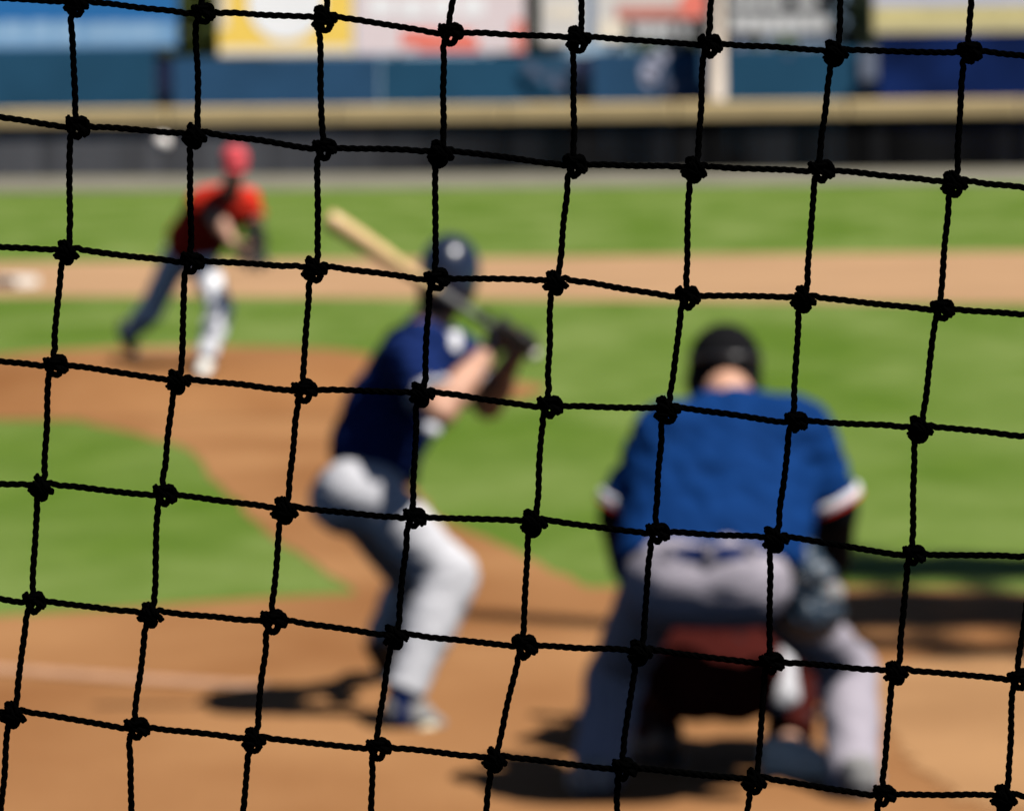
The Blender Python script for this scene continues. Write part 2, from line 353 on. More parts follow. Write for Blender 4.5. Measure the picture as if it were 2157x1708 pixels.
letters(t, 1540, 1748, -8, 17, 'letter', 9, gap=.08); letters(t, 1540, 1750, 29, 68, 'letter', 8, gap=.1); letters(t, 1540, 1748, -60, -26, 'letter', 7)
for px in (1562, 1618, 1698, 1740): MB().box(X(px, YB) - .16, X(px, YB) + .16, YB - .05, YB - .012, 1, Z(px, 74, YB)).build('brace', 'galv', t)
t = board('billboard', 1842, 2560, -120, 67, 'straw', 'pale yellow billboard with a lavender top at the right edge', legs=4)
print_rect(t, 'print_band', 1845, 2556, -118, 8, 'lav'); print_rect(t, 'print_band', 1858, 1945, 14, 48, 'straw2'); print_rect(t, 'print_band', 1845, 2556, 53, 65, 'tan'); letters(t, 2000, 2150, 18, 44, 'straw2', 4)

for o_ in [o for o in COL.objects if o.name.startswith('billboard')]: o_.rotation_euler.x = math.radians(-5)      # the boards lean back a little
# ------------------------------------------------------------------ trees and hedge behind the boards
def leaves(n, cen, rad, size, seed, m, name, parent, shape=None):
    r = np.random.default_rng(seed); d = r.normal(size=(n, 3)); d /= np.linalg.norm(d, axis=1)[:, None]
    ncl = 26; cl = r.normal(size=(ncl, 3)); cl /= np.linalg.norm(cl, axis=1)[:, None]; cl *= r.uniform(.35, .9, (ncl, 1))
    p = cl[r.integers(0, ncl, n)] + d * r.uniform(0, .38, (n, 1)) ** .7
    if shape: p[:, :2] *= shape(p[:, 2])[:, None]
    p = p * np.array(rad) + np.array(cen)
    a = r.normal(size=(n, 3)); a /= np.linalg.norm(a, axis=1)[:, None]; b = np.cross(a, r.normal(size=(n, 3))); b /= np.linalg.norm(b, axis=1)[:, None]
    s = size * r.uniform(.6, 1.3, (n, 1)); V = np.stack([p - a * s, p + b * s * .5, p + a * s, p - b * s * .5], 1).reshape(-1, 3)
    return obj(name, V, np.arange(4 * n).reshape(n, 4), m, parent)
def tree(px, y, h, rad, m, label, seed, conic=False):
    x = X(px, y); t = thing('tree', label, 'tree', (x, y, -.05)); zc = h - rad[2]
    MB().tube([(x, y, -.1), (x + .1, y, zc * .6), (x, y, zc), (x - .1, y, h - .4)], [.22, .17, .12, .03], 10).build('trunk', 'bark', t, True)
    r = random.Random(seed)
    for k in range(7):
        a = r.uniform(0, 6.28); z0 = zc * .6 + k * .35; MB().tube([(x, y, z0), (x + math.cos(a) * rad[0] * .4, y + math.sin(a) * rad[1] * .4, z0 + .5), (x + math.cos(a) * rad[0] * .8, y + math.sin(a) * rad[1] * .8, z0 + .8)], [.07, .05, .015], 6).build('limb', 'bark', t, True)
    leaves(5200, (x, y, zc), rad, .16, seed, m, 'crown', t, (lambda z: np.clip(.75 - .5 * z, .1, 1.3)) if conic else None)
tree(425, 138.5, 8.5, (1.9, 1.8, 3.7), 'leaf', 'olive green leafy tree between blue and yellow billboards', 3)
tree(1800, 139, 9.2, (1.5, 1.5, 4.4), 'leafd', 'dark conifer between black and pale yellow billboards', 4, True)
tree(1125, 139, 8.0, (1.5, 1.5, 3.6), 'leafd', 'dark conifer between pink and narrow cream billboards', 5, True)
tree(1510, 141, 8.0, (1.8, 1.6, 3.6), 'leafd', 'dark tree behind cream pole between two billboards', 6, True)
for a, b, i, lab in ((1130, 1500, 11, 'dark clipped hedge under cream billboards left of pole'), (1520, 1850, 12, 'dark clipped hedge under black lettered billboard')):
    y = 137.2; x0, x1 = X(a, y), X(b, y); t = thing('hedge', lab, 'hedge', ((x0 + x1) / 2, y, -.05))
    leaves(6500, ((x0 + x1) / 2, y, 2.0), ((x1 - x0) / 2, .8, 2.35), .16, i, 'leaf', 'foliage', t)
    for k in range(6):
        xs = x0 + (x1 - x0) * (k + .5) / 6; MB().tube([(xs, y, -.1), (xs + .1, y, 1.6), (xs, y, 2.8)], [.06, .045, .02], 6).build('stem', 'bark', t)
#SPLIT
# ------------------------------------------------------------------ soft-body modelling (smooth unions meshed on a grid)
A3 = lambda v: np.array((v[0], v[1], v[2]), np.float64)
def cap(a, ra, b, rb, k=.03, flat=None, cut0=False, cut1=False):
    return dict(t='c', a=A3(a), b=A3(b), ra=ra, rb=rb, k=k, flat=flat, c0=cut0, c1=cut1)
def ell(c, rad, ax=None, k=.03):
    return dict(t='e', a=A3(c), rad=np.array(rad, float), ax=ax, k=k)
def soft(name, prims, res, m, parent, wr=0.0, wl=.09, seed=1):
    los, his = [], []
    for p in prims:
        if p['t'] == 'c':
            s = max(1, p['flat'][1]) if p['flat'] else 1; r = max(p['ra'], p['rb']) * s
            p['lo'] = np.minimum(p['a'], p['b']) - r; p['hi'] = np.maximum(p['a'], p['b']) + r
        else: r = p['rad'].max(); p['lo'] = p['a'] - r; p['hi'] = p['a'] + r
        los.append(p['lo']); his.append(p['hi'])
    lo = np.min(los, 0) - 3 * res - .02; hi = np.max(his, 0) + 3 * res + .02; n = np.ceil((hi - lo) / res).astype(int) + 1
    ax = [lo[i] + res * np.arange(n[i]) for i in range(3)]; D = np.full(n, 1.0)
    for p in prims:
        mg = p['k'] + 3 * res + .01
        i0 = np.maximum(0, np.floor((p['lo'] - mg - lo) / res).astype(int)); i1 = np.minimum(n, np.ceil((p['hi'] + mg - lo) / res).astype(int) + 1)
        q = np.stack(np.meshgrid(*[ax[i][i0[i]:i1[i]] for i in range(3)], indexing='ij'), -1) - p['a']
        if p['t'] == 'c':
            ab = p['b'] - p['a']
            if p['flat']:
                nn = A3(p['flat'][0]); nn /= np.linalg.norm(nn); f = 1 / p['flat'][1] - 1
                q2 = q + (q @ nn)[..., None] * nn * f; ab2 = ab + (ab @ nn) * nn * f
            else: q2, ab2 = q, ab
            L2 = max(1e-9, ab2 @ ab2); t = np.clip((q2 @ ab2) / L2, 0, 1)
            d = np.linalg.norm(q2 - t[..., None] * ab2, axis=-1) - (p['ra'] + (p['rb'] - p['ra']) * t)
            L = max(1e-6, np.linalg.norm(ab)); s = (q @ ab) / L
            if p['c1']: d = np.maximum(d, s - L)
            if p['c0']: d = np.maximum(d, -s)
        else:
            if p['ax'] is not None: q = q @ p['ax']
            g = np.linalg.norm(q / p['rad'], axis=-1); d = (g - 1) * p['rad'].min() if p['rad'].min() > .6 * p['rad'].max() else (g - 1) * g / (np.linalg.norm(q / p['rad'] ** 2, axis=-1) + 1e-9)
        sl = tuple(slice(i0[i], i1[i]) for i in range(3)); o = D[sl]; k = p['k']
        h = np.maximum(k - np.abs(o - d), 0) / k; D[sl] = np.minimum(o, d) - h * h * k * .25
    S = D < 0; cnt = sum(S[i:n[0] - 1 + i, j:n[1] - 1 + j, l:n[2] - 1 + l].astype(np.int8) for i in (0, 1) for j in (0, 1) for l in (0, 1))
    idx = np.argwhere((cnt > 0) & (cnt < 8)); vid = np.full(n - 1, -1); vid[tuple(idx.T)] = np.arange(len(idx))
    acc = np.zeros((len(idx), 3)); w = np.zeros(len(idx)); C = [(i, j, l) for i in (0, 1) for j in (0, 1) for l in (0, 1)]
    for ca in C:
        for axis in range(3):
            if ca[axis]: continue
            cb = list(ca); cb[axis] = 1; a = idx + ca; b = idx + cb; da = D[tuple(a.T)]; db = D[tuple(b.T)]; x = (da < 0) != (db < 0)
            t = np.where(x, da / np.where(x, da - db, 1), 0); pos = np.array(ca, float) + t[:, None] * (np.array(cb) - np.array(ca)); acc[x] += pos[x]; w[x] += 1
    V = lo + res * (idx + acc / w[:, None]); Fs = []
    for axis in range(3):
        u, v = (axis + 1) % 3, (axis + 2) % 3; s0 = [slice(None)] * 3; s1 = [slice(None)] * 3; s0[axis] = slice(0, -1); s1[axis] = slice(1, None)
        e = np.argwhere(S[tuple(s0)] != S[tuple(s1)]); e = e[(e[:, u] > 0) & (e[:, v] > 0)]
        def cell(du, dv):
            c = e.copy(); c[:, u] -= du; c[:, v] -= dv; return vid[tuple(c.T)]
        q = np.stack([cell(1, 1), cell(0, 1), cell(0, 0), cell(1, 0)], 1); ins = S[tuple(e.T)]
        q[~ins] = q[~ins][:, ::-1]; Fs.append(q)
    F = np.concatenate(Fs); F = F[(F >= 0).all(1)]
    if wr:                                                        # folds and creases in the cloth
        me = bpy.data.meshes.new('tmp'); me.from_pydata(V.tolist(), [], F.tolist()); N = np.empty(len(V) * 3); me.vertices.foreach_get('normal', N); N = N.reshape(-1, 3); bpy.data.meshes.remove(me)
        r = np.random.default_rng(seed); f = np.zeros(len(V))
        for _ in range(9):
            kv = r.normal(size=3); kv *= 2 * math.pi / (wl * r.uniform(.6, 2.2)) / np.linalg.norm(kv); kv[2] *= 1.9; f += np.sin(V @ kv + r.uniform(0, 6.28) + .8 * np.sin(V @ (kv[[1, 2, 0]] * .5)))
        V = V + N * (wr * (1 - np.abs(f / 3.0))[:, None])
    return obj(name, V, F, m, parent, True)
def rot(v, axis, ang):
    return Matrix.Rotation(ang, 3, axis) @ Vector(v)
def frame(fwd, up):
    f = Vector(fwd).normalized(); r = f.cross(Vector(up)).normalized(); u = r.cross(f)
    return r, f, u
def axmat(fwd, up):
    r, f, u = frame(fwd, up); return np.array([A3(r), A3(f), A3(u)]).T
def hand(wrist, d, palm, thumb, curl=(25, 30, 20), s=1.0, grow=0.0, spread=4):
    """palm and five fingers; palm = direction the palm faces, thumb = side of the thumb"""
    w = Vector(wrist); d = Vector(d).normalized(); pn = Vector(palm); pn = (pn - d * pn.dot(d)).normalized(); th = Vector(thumb); th = (th - d * th.dot(d) - pn * th.dot(pn)).normalized(); g = grow
    pr = [cap(w, .027 * s + g, w + d * .03 * s, .030 * s + g, .02), cap(w + d * .03 * s + th * .018 * s, .021 * s + g, w + d * .085 * s + th * .024 * s, .018 * s + g, .02, (pn, .8)),
          cap(w + d * .03 * s - th * .014 * s, .020 * s + g, w + d * .08 * s - th * .024 * s, .0165 * s + g, .02, (pn, .8))]
    ax = d.cross(pn)
    for i, (off, ln) in enumerate(((.031, .93), (.011, 1.0), (-.010, .95), (-.030, .76))):
        p = w + d * (.088 - (.010 if i == 3 else 0)) * s + th * off * s; dd = rot(d, pn, math.radians((1.5 - i) * spread) * (1 if th.dot(rot(d, pn, .1)) > 0 else -1)); r = .0092 * s * (1 if i < 3 else .88)
        for j, (l, c) in enumerate(zip((.042, .026, .021), curl)):
            dd = rot(dd, ax, math.radians(c)); q = p + dd * l * ln * s; pr.append(cap(p, r + g, q, r * .93 + g, .006)); p = q; r *= .93
    p = w + d * .025 * s + th * .030 * s; dd = (d * .62 + th * .72 + pn * .28).normalized()
    for l, c in ((.042, 10), (.032, 22), (.025, 18)):
        q = p + dd * l * s; pr.append(cap(p, .0125 * s + g, q, .0105 * s + g, .008)); p = q; dd = rot(dd, ax, math.radians(c)); dd = (dd + d * .25).normalized()
    return pr
def head_prims(c, fwd, up, k=1.0):
    r, f, u = frame(fwd, up); c = Vector(c); A = axmat(fwd, up); V = lambda x, y, z: c + (r * x + f * y + u * z) * k
    return [ell(V(0, -.012, .03), (.076 * k, .094 * k, .092 * k), A, .03), ell(V(0, .02, -.045), (.060 * k, .070 * k, .072 * k), A, .04),
            ell(V(0, .072, -.092), (.026 * k, .020 * k, .020 * k), A, .02), cap(V(0, .092, .005), .009 * k, V(0, .112, -.035), .013 * k, .012),
            cap(V(-.034, .083, .026), .010 * k, V(.034, .083, .026), .010 * k, .012), cap(V(-.014, .098, -.040), .008 * k, V(.014, .098, -.040), .008 * k, .008),
            cap(V(-.02, .086, -.066), .008 * k, V(.02, .086, -.066), .008 * k, .008),
            ell(V(-.080, -.008, -.008), (.010 * k, .020 * k, .032 * k), A, .008), ell(V(.080, -.008, -.008), (.010 * k, .020 * k, .032 * k), A, .008)]
def face_parts(par, c, fwd, up):
    r, f, u = frame(fwd, up); c = Vector(c); V = lambda x, y, z: c + r * x + f * y + u * z
    for s in (-1, 1):
        e = soft('eye', [ell(V(s * .031, .078, .004), (.0135, .0135, .0115), axmat(fwd, up))], .003, 'eye', par)
        soft('iris', [ell(V(s * .031, .0905, .004), (.0055, .003, .0055), axmat(fwd, up))], .0015, 'black', e)
    soft('mouth', [cap(V(-.02, .093, -.066), .0055, V(.02, .093, -.066), .0055), cap(V(-.01, .096, -.063), .005, V(.01, .096, -.063), .005)], .002, 'lip', par)
def shoe(par, heel, toe, up, m, sole_m, w=.047, name='shoe'):
    """heel, toe: points on the ground line of the sole"""
    h, t, u = Vector(heel), Vector(toe), Vector(up).normalized(); d = (t - h); L = d.length; d.normalize(); u = (u - d * u.dot(d)).normalized(); V = lambda a, z: h + d * a * L + u * z
    o = soft(name, [cap(V(.14, .055), w * .86, V(.5, .05), w, .03), cap(V(.5, .045), w, V(.86, .036), w * .82, .03, (u, .75)), cap(V(.16, .06), w * .85, V(.16, .115), w * .92, .03, cut1=True), cap(V(.3, .075), w * .7, V(.62, .06), w * .6, .03)], .007, m, par)
    soft('sole', [cap(V(.10, .014), w * .92, V(.5, .014), w * .95, .02, (u, .3)), cap(V(.5, .014), w * .98, V(.9, .014), w * .85, .02, (u, .3))], .006, sole_m, o)
    for a in (.3, .42, .54):
        s = d.cross(u); MB().tube([V(a, .088) - s * .025, V(a, .097 - (a - .3) * .06), V(a, .088) + s * .025], .004, 6).build('lace', 'wht', o, True)
    return o
def limb(a, ra, b, rb, c, rc, k=.03):
    return [cap(a, ra, b, rb, k), cap(b, rb, c, rc, k)]
def mid(a, b, t): return Vector(a).lerp(Vector(b), t)
def fig_body(name, par, j, fwd, up, hands, k=1.0, m='skin', ka=1.15):
    pr = head_prims(j['head'], fwd, up, k); r, f, u = frame(fwd, up); nb = Vector(j['neck'])
    pr += [cap(nb, .064 * k, Vector(j['head']) - u * .06 - f * .015, .058 * k, .03), cap(j['pelvis'], .105, j['chest'], .115, .06), cap(j['shL'], .06, j['shR'], .06, .06), cap(j['chest'], .10, nb, .06, .05)]
    for s in 'LR':
        pr += limb(j['sh' + s], .054 * k, j['el' + s], .043 * k * ka, j['wr' + s], .029 * k * ka)
        fm = mid(j['el' + s], j['wr' + s], .25); pr.append(cap(fm, .046 * k * ka, mid(j['el' + s], j['wr' + s], .45), .041 * k * ka, .03))
        pr += limb(j['hip' + s], .085, j['kn' + s], .055, j['an' + s], .038); pr.append(cap(mid(j['kn' + s], j['an' + s], .2), .054, mid(j['kn' + s], j['an' + s], .4), .050, .04))
        pr += hands[s]
    return soft(name, pr, .0075, m, par)
def trousers(par, j, m, wp, fwd, th=.105, kn=.078, an=.066, knick=1.0, wr=.006, seed=3, fl=.86, extra=(), seat=(.105, .05), top=(.52, .05)):
    """seat and two legs that end at the ankle, or short of it"""
    pv = Vector(j['pelvis']); r = (Vector(j['hipR']) - Vector(j['hipL'])).normalized(); up = (Vector(j['chest']) - pv).normalized(); w = wp
    pr = [cap(pv - r * w * .45 - up * .02, w * .62, pv + r * w * .45 - up * .02, w * .62, .06), cap(pv - r * w * .42 + up * top[1], w * top[0], pv + r * w * .42 + up * top[1], w * top[0], .05)]
    f = Vector(fwd); pr += [ell(pv - f * .055 + s * r * .075 - up * seat[1], (seat[0],) * 3, None, .06) for s in (-1, 1)]
    pr += list(extra)
    for s in 'LR':
        e = mid(j['kn' + s], j['an' + s], knick); pr += [cap(j['hip' + s], th, j['kn' + s], kn * 1.06, .05), cap(j['kn' + s], kn * 1.04, e, an, .04, cut1=True)]
        pr.append(cap(mid(j['kn' + s], j['an' + s], .15), kn, mid(j['kn' + s], j['an' + s], .45), kn * .95, .04))
    return soft('trousers', pr, .0095, m, par, wr, .15, seed)
def jersey(par, j, m, wc, ww, sleeve=.85, sr=.088, wr=.008, seed=5, fl=.78, tail=.06, name='jersey', belly=None, extra=(), hem=.125):
    pv, ch, nb = Vector(j['pelvis']), Vector(j['chest']), Vector(j['neck']); r = (Vector(j['shR']) - Vector(j['shL'])).normalized(); up = (ch - pv).normalized(); fw = up.cross(r)
    lowp = pv + up * tail; F = (fw, fl)
    pr = [cap(lowp - r * (ww - .11), hem, ch - r * (wc - .13), .140, .08, F, cut0=True), cap(lowp + r * (ww - .11), hem, ch + r * (wc - .13), .140, .08, F, cut0=True), cap(lowp, hem * 1.12, ch, .155, .08, F, cut0=True),
          cap(j['shL'], .080, j['shR'], .080, .08), cap(ch, .135, mid(ch, nb, .7), .085, .07, F), cap(mid(j['shL'], nb, .45), .062, mid(j['shR'], nb, .45), .062, .05)]
    pr += list(extra)
    if belly: pr.append(ell(mid(pv, ch, .45) + fw * .06, belly, None, .08))
    for s in 'LR': pr.append(cap(j['sh' + s], sr, mid(j['sh' + s], j['el' + s], sleeve if not isinstance(sleeve, dict) else sleeve[s]), sr * .93, .05, cut1=True))
    return soft(name, pr, .0095, m, par, wr, .12, seed)
def band(name, par, a, b, t0, t1, r, m, r1=None):
    return soft(name, [cap(mid(a, b, t0), r, mid(a, b, t1), r1 or r, .005, cut0=True, cut1=True)], .0045, m, par)
def belt(par, pv, r, up, fw, w, d, m, z):
    V = []; F = []; n = 40
    for k in range(n):
        a = 2 * math.pi * k / n
        for dz, g in ((-.02, 0), (-.02, .006), (.02, .006), (.02, 0)): V.append(pv + r * (w + g) * math.cos(a) + fw * (d + g) * math.sin(a) + up * (z + dz))
    for k in range(n):
        for q in range(4): F.append((k * 4 + q, k * 4 + (q + 1) % 4, ((k + 1) % n) * 4 + (q + 1) % 4, ((k + 1) % n) * 4 + q))
    b = obj('belt', V, F, m, par)
    return b
def brim(par, c, fwd, up, z, m, L=.075, w=.075, y0=.075, name='peak'):
    r, f, u = frame(fwd, up); c = Vector(c); V = []; F = []; n = 14
    for lay in (0, -.005):
        for k in range(n + 1):
            a = math.pi * k / n; x = w * math.cos(a); V.append(c + r * x + f * (y0 + -.10 * (x / w) ** 2 * .6) + u * (z + lay)); V.append(c + r * x * 1.02 + f * (y0 - .06 * (x / w) ** 2 + L * math.sin(a) ** .7) + u * (z + lay - .012 - .012 * (x / w) ** 2))
    m2 = 2 * (n + 1)
    for k in range(n): a = 2 * k; F += [(a, a + 1, a + 3, a + 2), (m2 + a, m2 + a + 2, m2 + a + 3, m2 + a + 1), (a + 1, m2 + a + 1, m2 + a + 3, a + 3), (a, a + 2, m2 + a + 2, m2 + a)]
    return obj(name, V, F, m, par, True)
def dome(c, fwd, up, grow, z0, top=.098, kx=1.0, back=0.0):
    """cap or helmet shell above height z0 of the head"""
    r, f, u = frame(fwd, up); A = axmat(fwd, up); c = Vector(c)
    return ell(c + u * .032 - f * (.012 + back), ((.078 + grow) * kx, .096 + grow, top + grow), A, .01)
def cut_shell(name, prims, c, u, z0, m, par, res=.006):
    """soft shape kept only above the plane at height z0"""
    o = soft(name, prims, res, m, par); me = o.data; n = len(me.vertices); co = np.empty(n * 3); me.vertices.foreach_get('co', co); co = co.reshape(-1, 3)
    h = (co - A3(c)) @ A3(u) - z0; low = h < 0; co[low] -= np.outer(h[low], A3(u)); me.vertices.foreach_set('co', co.ravel()); me.update(); return o
def lens(name, par, c, nrm, r, m, th=.004, n=16, asp=1.0):
    nrm = Vector(nrm).normalized(); a = nrm.cross(Vector((0, 0, 1))).normalized(); b = a.cross(nrm); c = Vector(c); V = [c + nrm * th]; F = []
    for k in range(n): w = 2 * math.pi * k / n; V.append(c + a * r * math.cos(w) + b * r * asp * math.sin(w) - nrm * .006)
    return obj(name, V, [(0, 1 + k, 1 + (k + 1) % n) for k in range(n)], m, par, True)

# ------------------------------------------------------------------ batter
J = dict(head=P(947, 588, 15.64), neck=P(898, 695, 15.62), chest=P(865, 800, 15.65), pelvis=P(770, 1025, 15.60),
         shR=P(862, 745, 15.42), shL=P(955, 752, 15.88), elR=P(926, 868, 15.25), wrR=P(1040, 762, 15.30), elL=P(1028, 850, 15.80), wrL=P(1090, 775, 15.47),
         hipR=P(795, 1055, 15.44), hipL=P(770, 1070, 15.80), knR=P(948, 1212, 15.42), knL=P(878, 1225, 16.42), anR=P(846, 1470, 15.24), anL=P(806, 1340, 16.68))
bat_k, bat_t = P(1130, 750, 15.38), P(688, 458, 15.28); bd = (bat_t - bat_k).normalized()
person = thing('person', 'batter in navy jersey and helmet holding a pale wooden bat', 'person', (J['anR'].x, J['anR'].y, 0), 'players and umpire on the field')
hf, hu = Vector((.18, .97, -.05)), Vector((.10, .05, 1))
def grip(wr, along, s):
    """hand closed round the bat at a point along it"""
    q = bat_k + bd * along; d = (q - Vector(wr)); side = bd * s; d = d - side * d.dot(side); dn = d.normalized(); pn = Vector((0, -1, 0)); pn = dn.cross(side) if True else pn
    return q, dn, pn
HD = {}; gl = {}
for s, al in (('R', .135), ('L', .055)):
    q = bat_k + bd * al; dv = Vector((.25, -.35, .9)) if s == 'R' else Vector((.15, -.55, .8)); dv = (dv - bd * dv.dot(bd)).normalized(); pn = bd.cross(dv) * (1 if s == 'R' else 1)
    if pn.y > 0: pn = -pn
    wp = q - dv * .062 - pn * .034; J['wr' + s] = wp
    HD[s] = hand(wp, dv, pn, bd, (70, 78, 60), 1.0); gl[s] = hand(wp, dv, pn, bd, (70, 78, 60), 1.0, .0035)
body = fig_body('body', person, J, hf, hu, HD)
face_parts(person, J['head'], hf, hu)
for s in 'RL':
    g = soft('batting_glove', gl[s] + [cap(J['wr' + s] - (J['wr' + s] - J['el' + s]).normalized() * .05, .036, J['wr' + s], .034, .01, cut0=True)], .006, 'blackl', person)
    dv = (J['wr' + s] - J['el' + s]).normalized(); lens('badge', g, J['wr' + s] + Vector((.0, -.036, .02)), (0.1, -1, .3), .02, 'wht')
trousers(person, J, 'grey_cloth', .17, (.95, -.1, 0), .108, .082, .066, .96, .004, 8, .86, [ell(P(742, 1042, 15.44), (.098, .105, .100), None, .09), ell(P(742, 1045, 15.74), (.12, .12, .11), None, .08)])
jersey(person, J, 'navy', .205, .165, .72, .086, .009, 12, .82, .085, extra=[cap(P(752, 925, 15.56), .085, P(790, 850, 15.58), .09, .07)])
for s in 'LR':
    band('sleeve_cuff', person, J['sh' + s], J['el' + s], .66, .76, .0865, 'grey_cloth', .0845)
pv = Vector(J['pelvis']); r = (J['hipR'] - J['hipL']).normalized(); upv = (J['chest'] - pv).normalized(); r = (r - upv * r.dot(upv)).normalized()
b = belt(person, pv, r, upv, upv.cross(r), .185, .150, 'navy', .085)
soft('elbow_guard', [cap(mid(J['elR'], J['wrR'], -.1) + Vector((-.01, -.01, -.035)), .030, mid(J['elR'], J['wrR'], .1) + Vector((-.015, -.02, -.045)), .028, .02)], .006, 'wht', person)
lens('pale_disc', person, J['chest'] + Vector((.150, -.055, .145)), (.75, -.62, .25), .048, 'wht', .012)  # white emblem on the chest
hp_ = [dome(J['head'], hf, hu, .026, 0), ell(J['head'] + Vector((-.0, -.045, -.03)), (.088, .075, .085), axmat(hf, hu), .03)]
rr_, ff_, uu_ = frame(hf, hu); hp_.append(ell(J['head'] - rr_ * .088 + ff_ * .01 - uu_ * .06, (.018, .055, .06), axmat(hf, hu), .03))
hel = cut_shell('helmet', hp_, J['head'], uu_, -.105, 'navy_plastic', person)
brim(hel, J['head'], hf, hu, .035, 'navy_plastic', .07, .085, .095)
lens('pale_disc', hel, J['head'] + uu_ * .055 - ff_ * .118 + rr_ * .01, -ff_ * .92 + uu_ * .4 + rr_ * .1, .030, 'pale_spot', .004)  # small pale disc on the back of the helmet
soft('hair', [ell(J['head'] - ff_ * .062 - uu_ * .075, (.068, .045, .05), axmat(hf, hu), .02), cap(J['head'] - ff_ * .06 - uu_ * .05 - rr_ * .05, .035, J['head'] - ff_ * .065 - uu_ * .12 - rr_ * .035, .02)], .006, 'hair', person)
# feet
sh = shoe(person, P(812, 1525, 15.22), P(925, 1548, 15.30), (0, 0, 1), 'shoe_grey', 'blackp', .05)
lens('toe_cap', sh, P(895, 1520, 15.235), (.25, -.75, .6), .042, 'cream', .012)
soft('sock', [cap(P(846, 1455, 15.24), .047, P(842, 1510, 15.23), .045, .01)], .006, 'navy', person)
sh = shoe(person, P(768, 1368, 16.62), P(812, 1438, 16.72), (.75, -.15, .6), 'blackl', 'blackp', .052)
soft('sock', [cap(P(812, 1325, 16.67), .045, P(800, 1365, 16.68), .043, .01)], .006, 'navy', person)
lens('toe_cap', sh, P(806, 1418, 16.64), (.1, -1, .2), .035, 'cream', .01)
# bat, held in both hands
L = (bat_t - bat_k).length
prof = [(-.004, .010), (0, .020), (.008, .0245), (.018, .023), (.028, .0135), (.06, .0125), (.30, .0135), (.42, .017), (.52, .0225), (.62, .029), (.70, .0325), (.80, .0335), (L - .012, .0325), (L - .003, .027), (L, .012)]
bat = thing('baseball_bat', 'pale ash wood baseball bat held over the batter shoulder', 'bat', bat_k)
MB().tube([bat_k + bd * a for a, _ in prof if a >= .29], [q for a, q in prof if a >= .29], 20).build('barrel', 'ash', bat, True)
MB().tube([bat_k + bd * a for a in (.026, .06, .2, .30, .40, .405)], [.0138, .0136, .0138, .0148, .0178, .0168], 16).build('grip_tape', 'tape', bat, True)
MB().tube([bat_k + bd * a for a, _ in prof if a < .03], [q * 1.05 for a, q in prof if a < .03], 18).build('knob', 'white_rubber', bat, True)

# ------------------------------------------------------------------ pitcher
def ZM(p, dz=0): return Vector((p.x, p.y, mound_h(p.x, p.y) + dz))
J = dict(head=P(494, 352, 31.90), neck=P(486, 400, 32.12), chest=P(462, 440, 32.25), pelvis=P(402, 535, 32.55), shR=P(428, 428, 32.20), shL=P(518, 424, 32.30),
         elR=P(462, 470, 31.98), wrR=P(487, 508, 31.92), elL=P(536, 464, 32.30), wrL=P(536, 492, 32.12),
         hipR=P(372, 545, 32.62), hipL=P(425, 552, 32.48), knR=P(316, 655, 32.85), knL=P(464, 648, 32.22), anR=P(270, 705, 33.35), anL=P(432, 757, 32.10))
person = thing('person', 'pitcher in red jersey and red cap bent forward on the mound', 'person', (J['anL'].x, J['anL'].y, .15), 'players and umpire on the field')
hf, hu = Vector((.12, -.93, -.28)), Vector((.06, -.25, .97))
HD = {'R': hand(J['wrR'], P(503, 533, 31.9) - J['wrR'], (.6, .6, .2), (0, -1, .2), (18, 22, 15)), 'L': hand(J['wrL'], P(540, 520, 32.05) - J['wrL'], (-.5, -.8, 0), (-.6, 0, .5), (25, 30, 20), .95)}
fig_body('body', person, J, hf, hu, HD)
face_parts(person, J['head'], hf, hu)
trousers(person, J, 'wht', .17, (.2, -.95, 0), .105, .080, .068, .93, .004, 4)
jersey(person, J, 'red', .215, .165, dict(R=.45, L=.95), .092, .010, 22, .85, .05, extra=[cap(P(392, 500, 32.42), .125, P(425, 450, 32.32), .12, .08)])
band('undersleeve', person, J['shR'], J['elR'], .3, .62, .072, 'black', .066)
soft('undersleeve', [cap(mid(J['shL'], J['elL'], .6), .064, J['elL'], .060, .02), cap(J['elL'], .060, J['wrL'], .045, .02, cut1=True)], .007, 'black', person)
pv = Vector(J['pelvis']); upv = (J['chest'] - pv).normalized(); r = (J['hipR'] - J['hipL']).normalized(); r = (r - upv * r.dot(upv)).normalized()
belt(person, pv, r, upv, upv.cross(r), .182, .148, 'blackl', .05)
rr_, ff_, uu_ = frame(hf, hu)
hel = cut_shell('cap', [dome(J['head'], hf, hu, .014, 0, .098), ell(J['head'] + uu_ * .07, (.085, .095, .065), axmat(hf, hu), .03)], J['head'], uu_, .018, 'redcap', person)
brim(hel, J['head'], hf, hu, .034, 'redcap', .085, .082, .088)
MB().disc((0, 0), .008, 8, 0, .008).build('button', 'redcap').matrix_basis = Matrix.Translation(J['head'] + uu_ * .143)
bt = bpy.data.objects[-1] if False else [o for o in COL.objects if o.name.startswith('button')][-1]; own(bt, hel)
soft('hair', [cap(J['head'] - ff_ * .07 - uu_ * .03 - rr_ * .05, .030, J['head'] - ff_ * .07 - uu_ * .03 + rr_ * .05, .030, .02)], .006, 'hair', person)
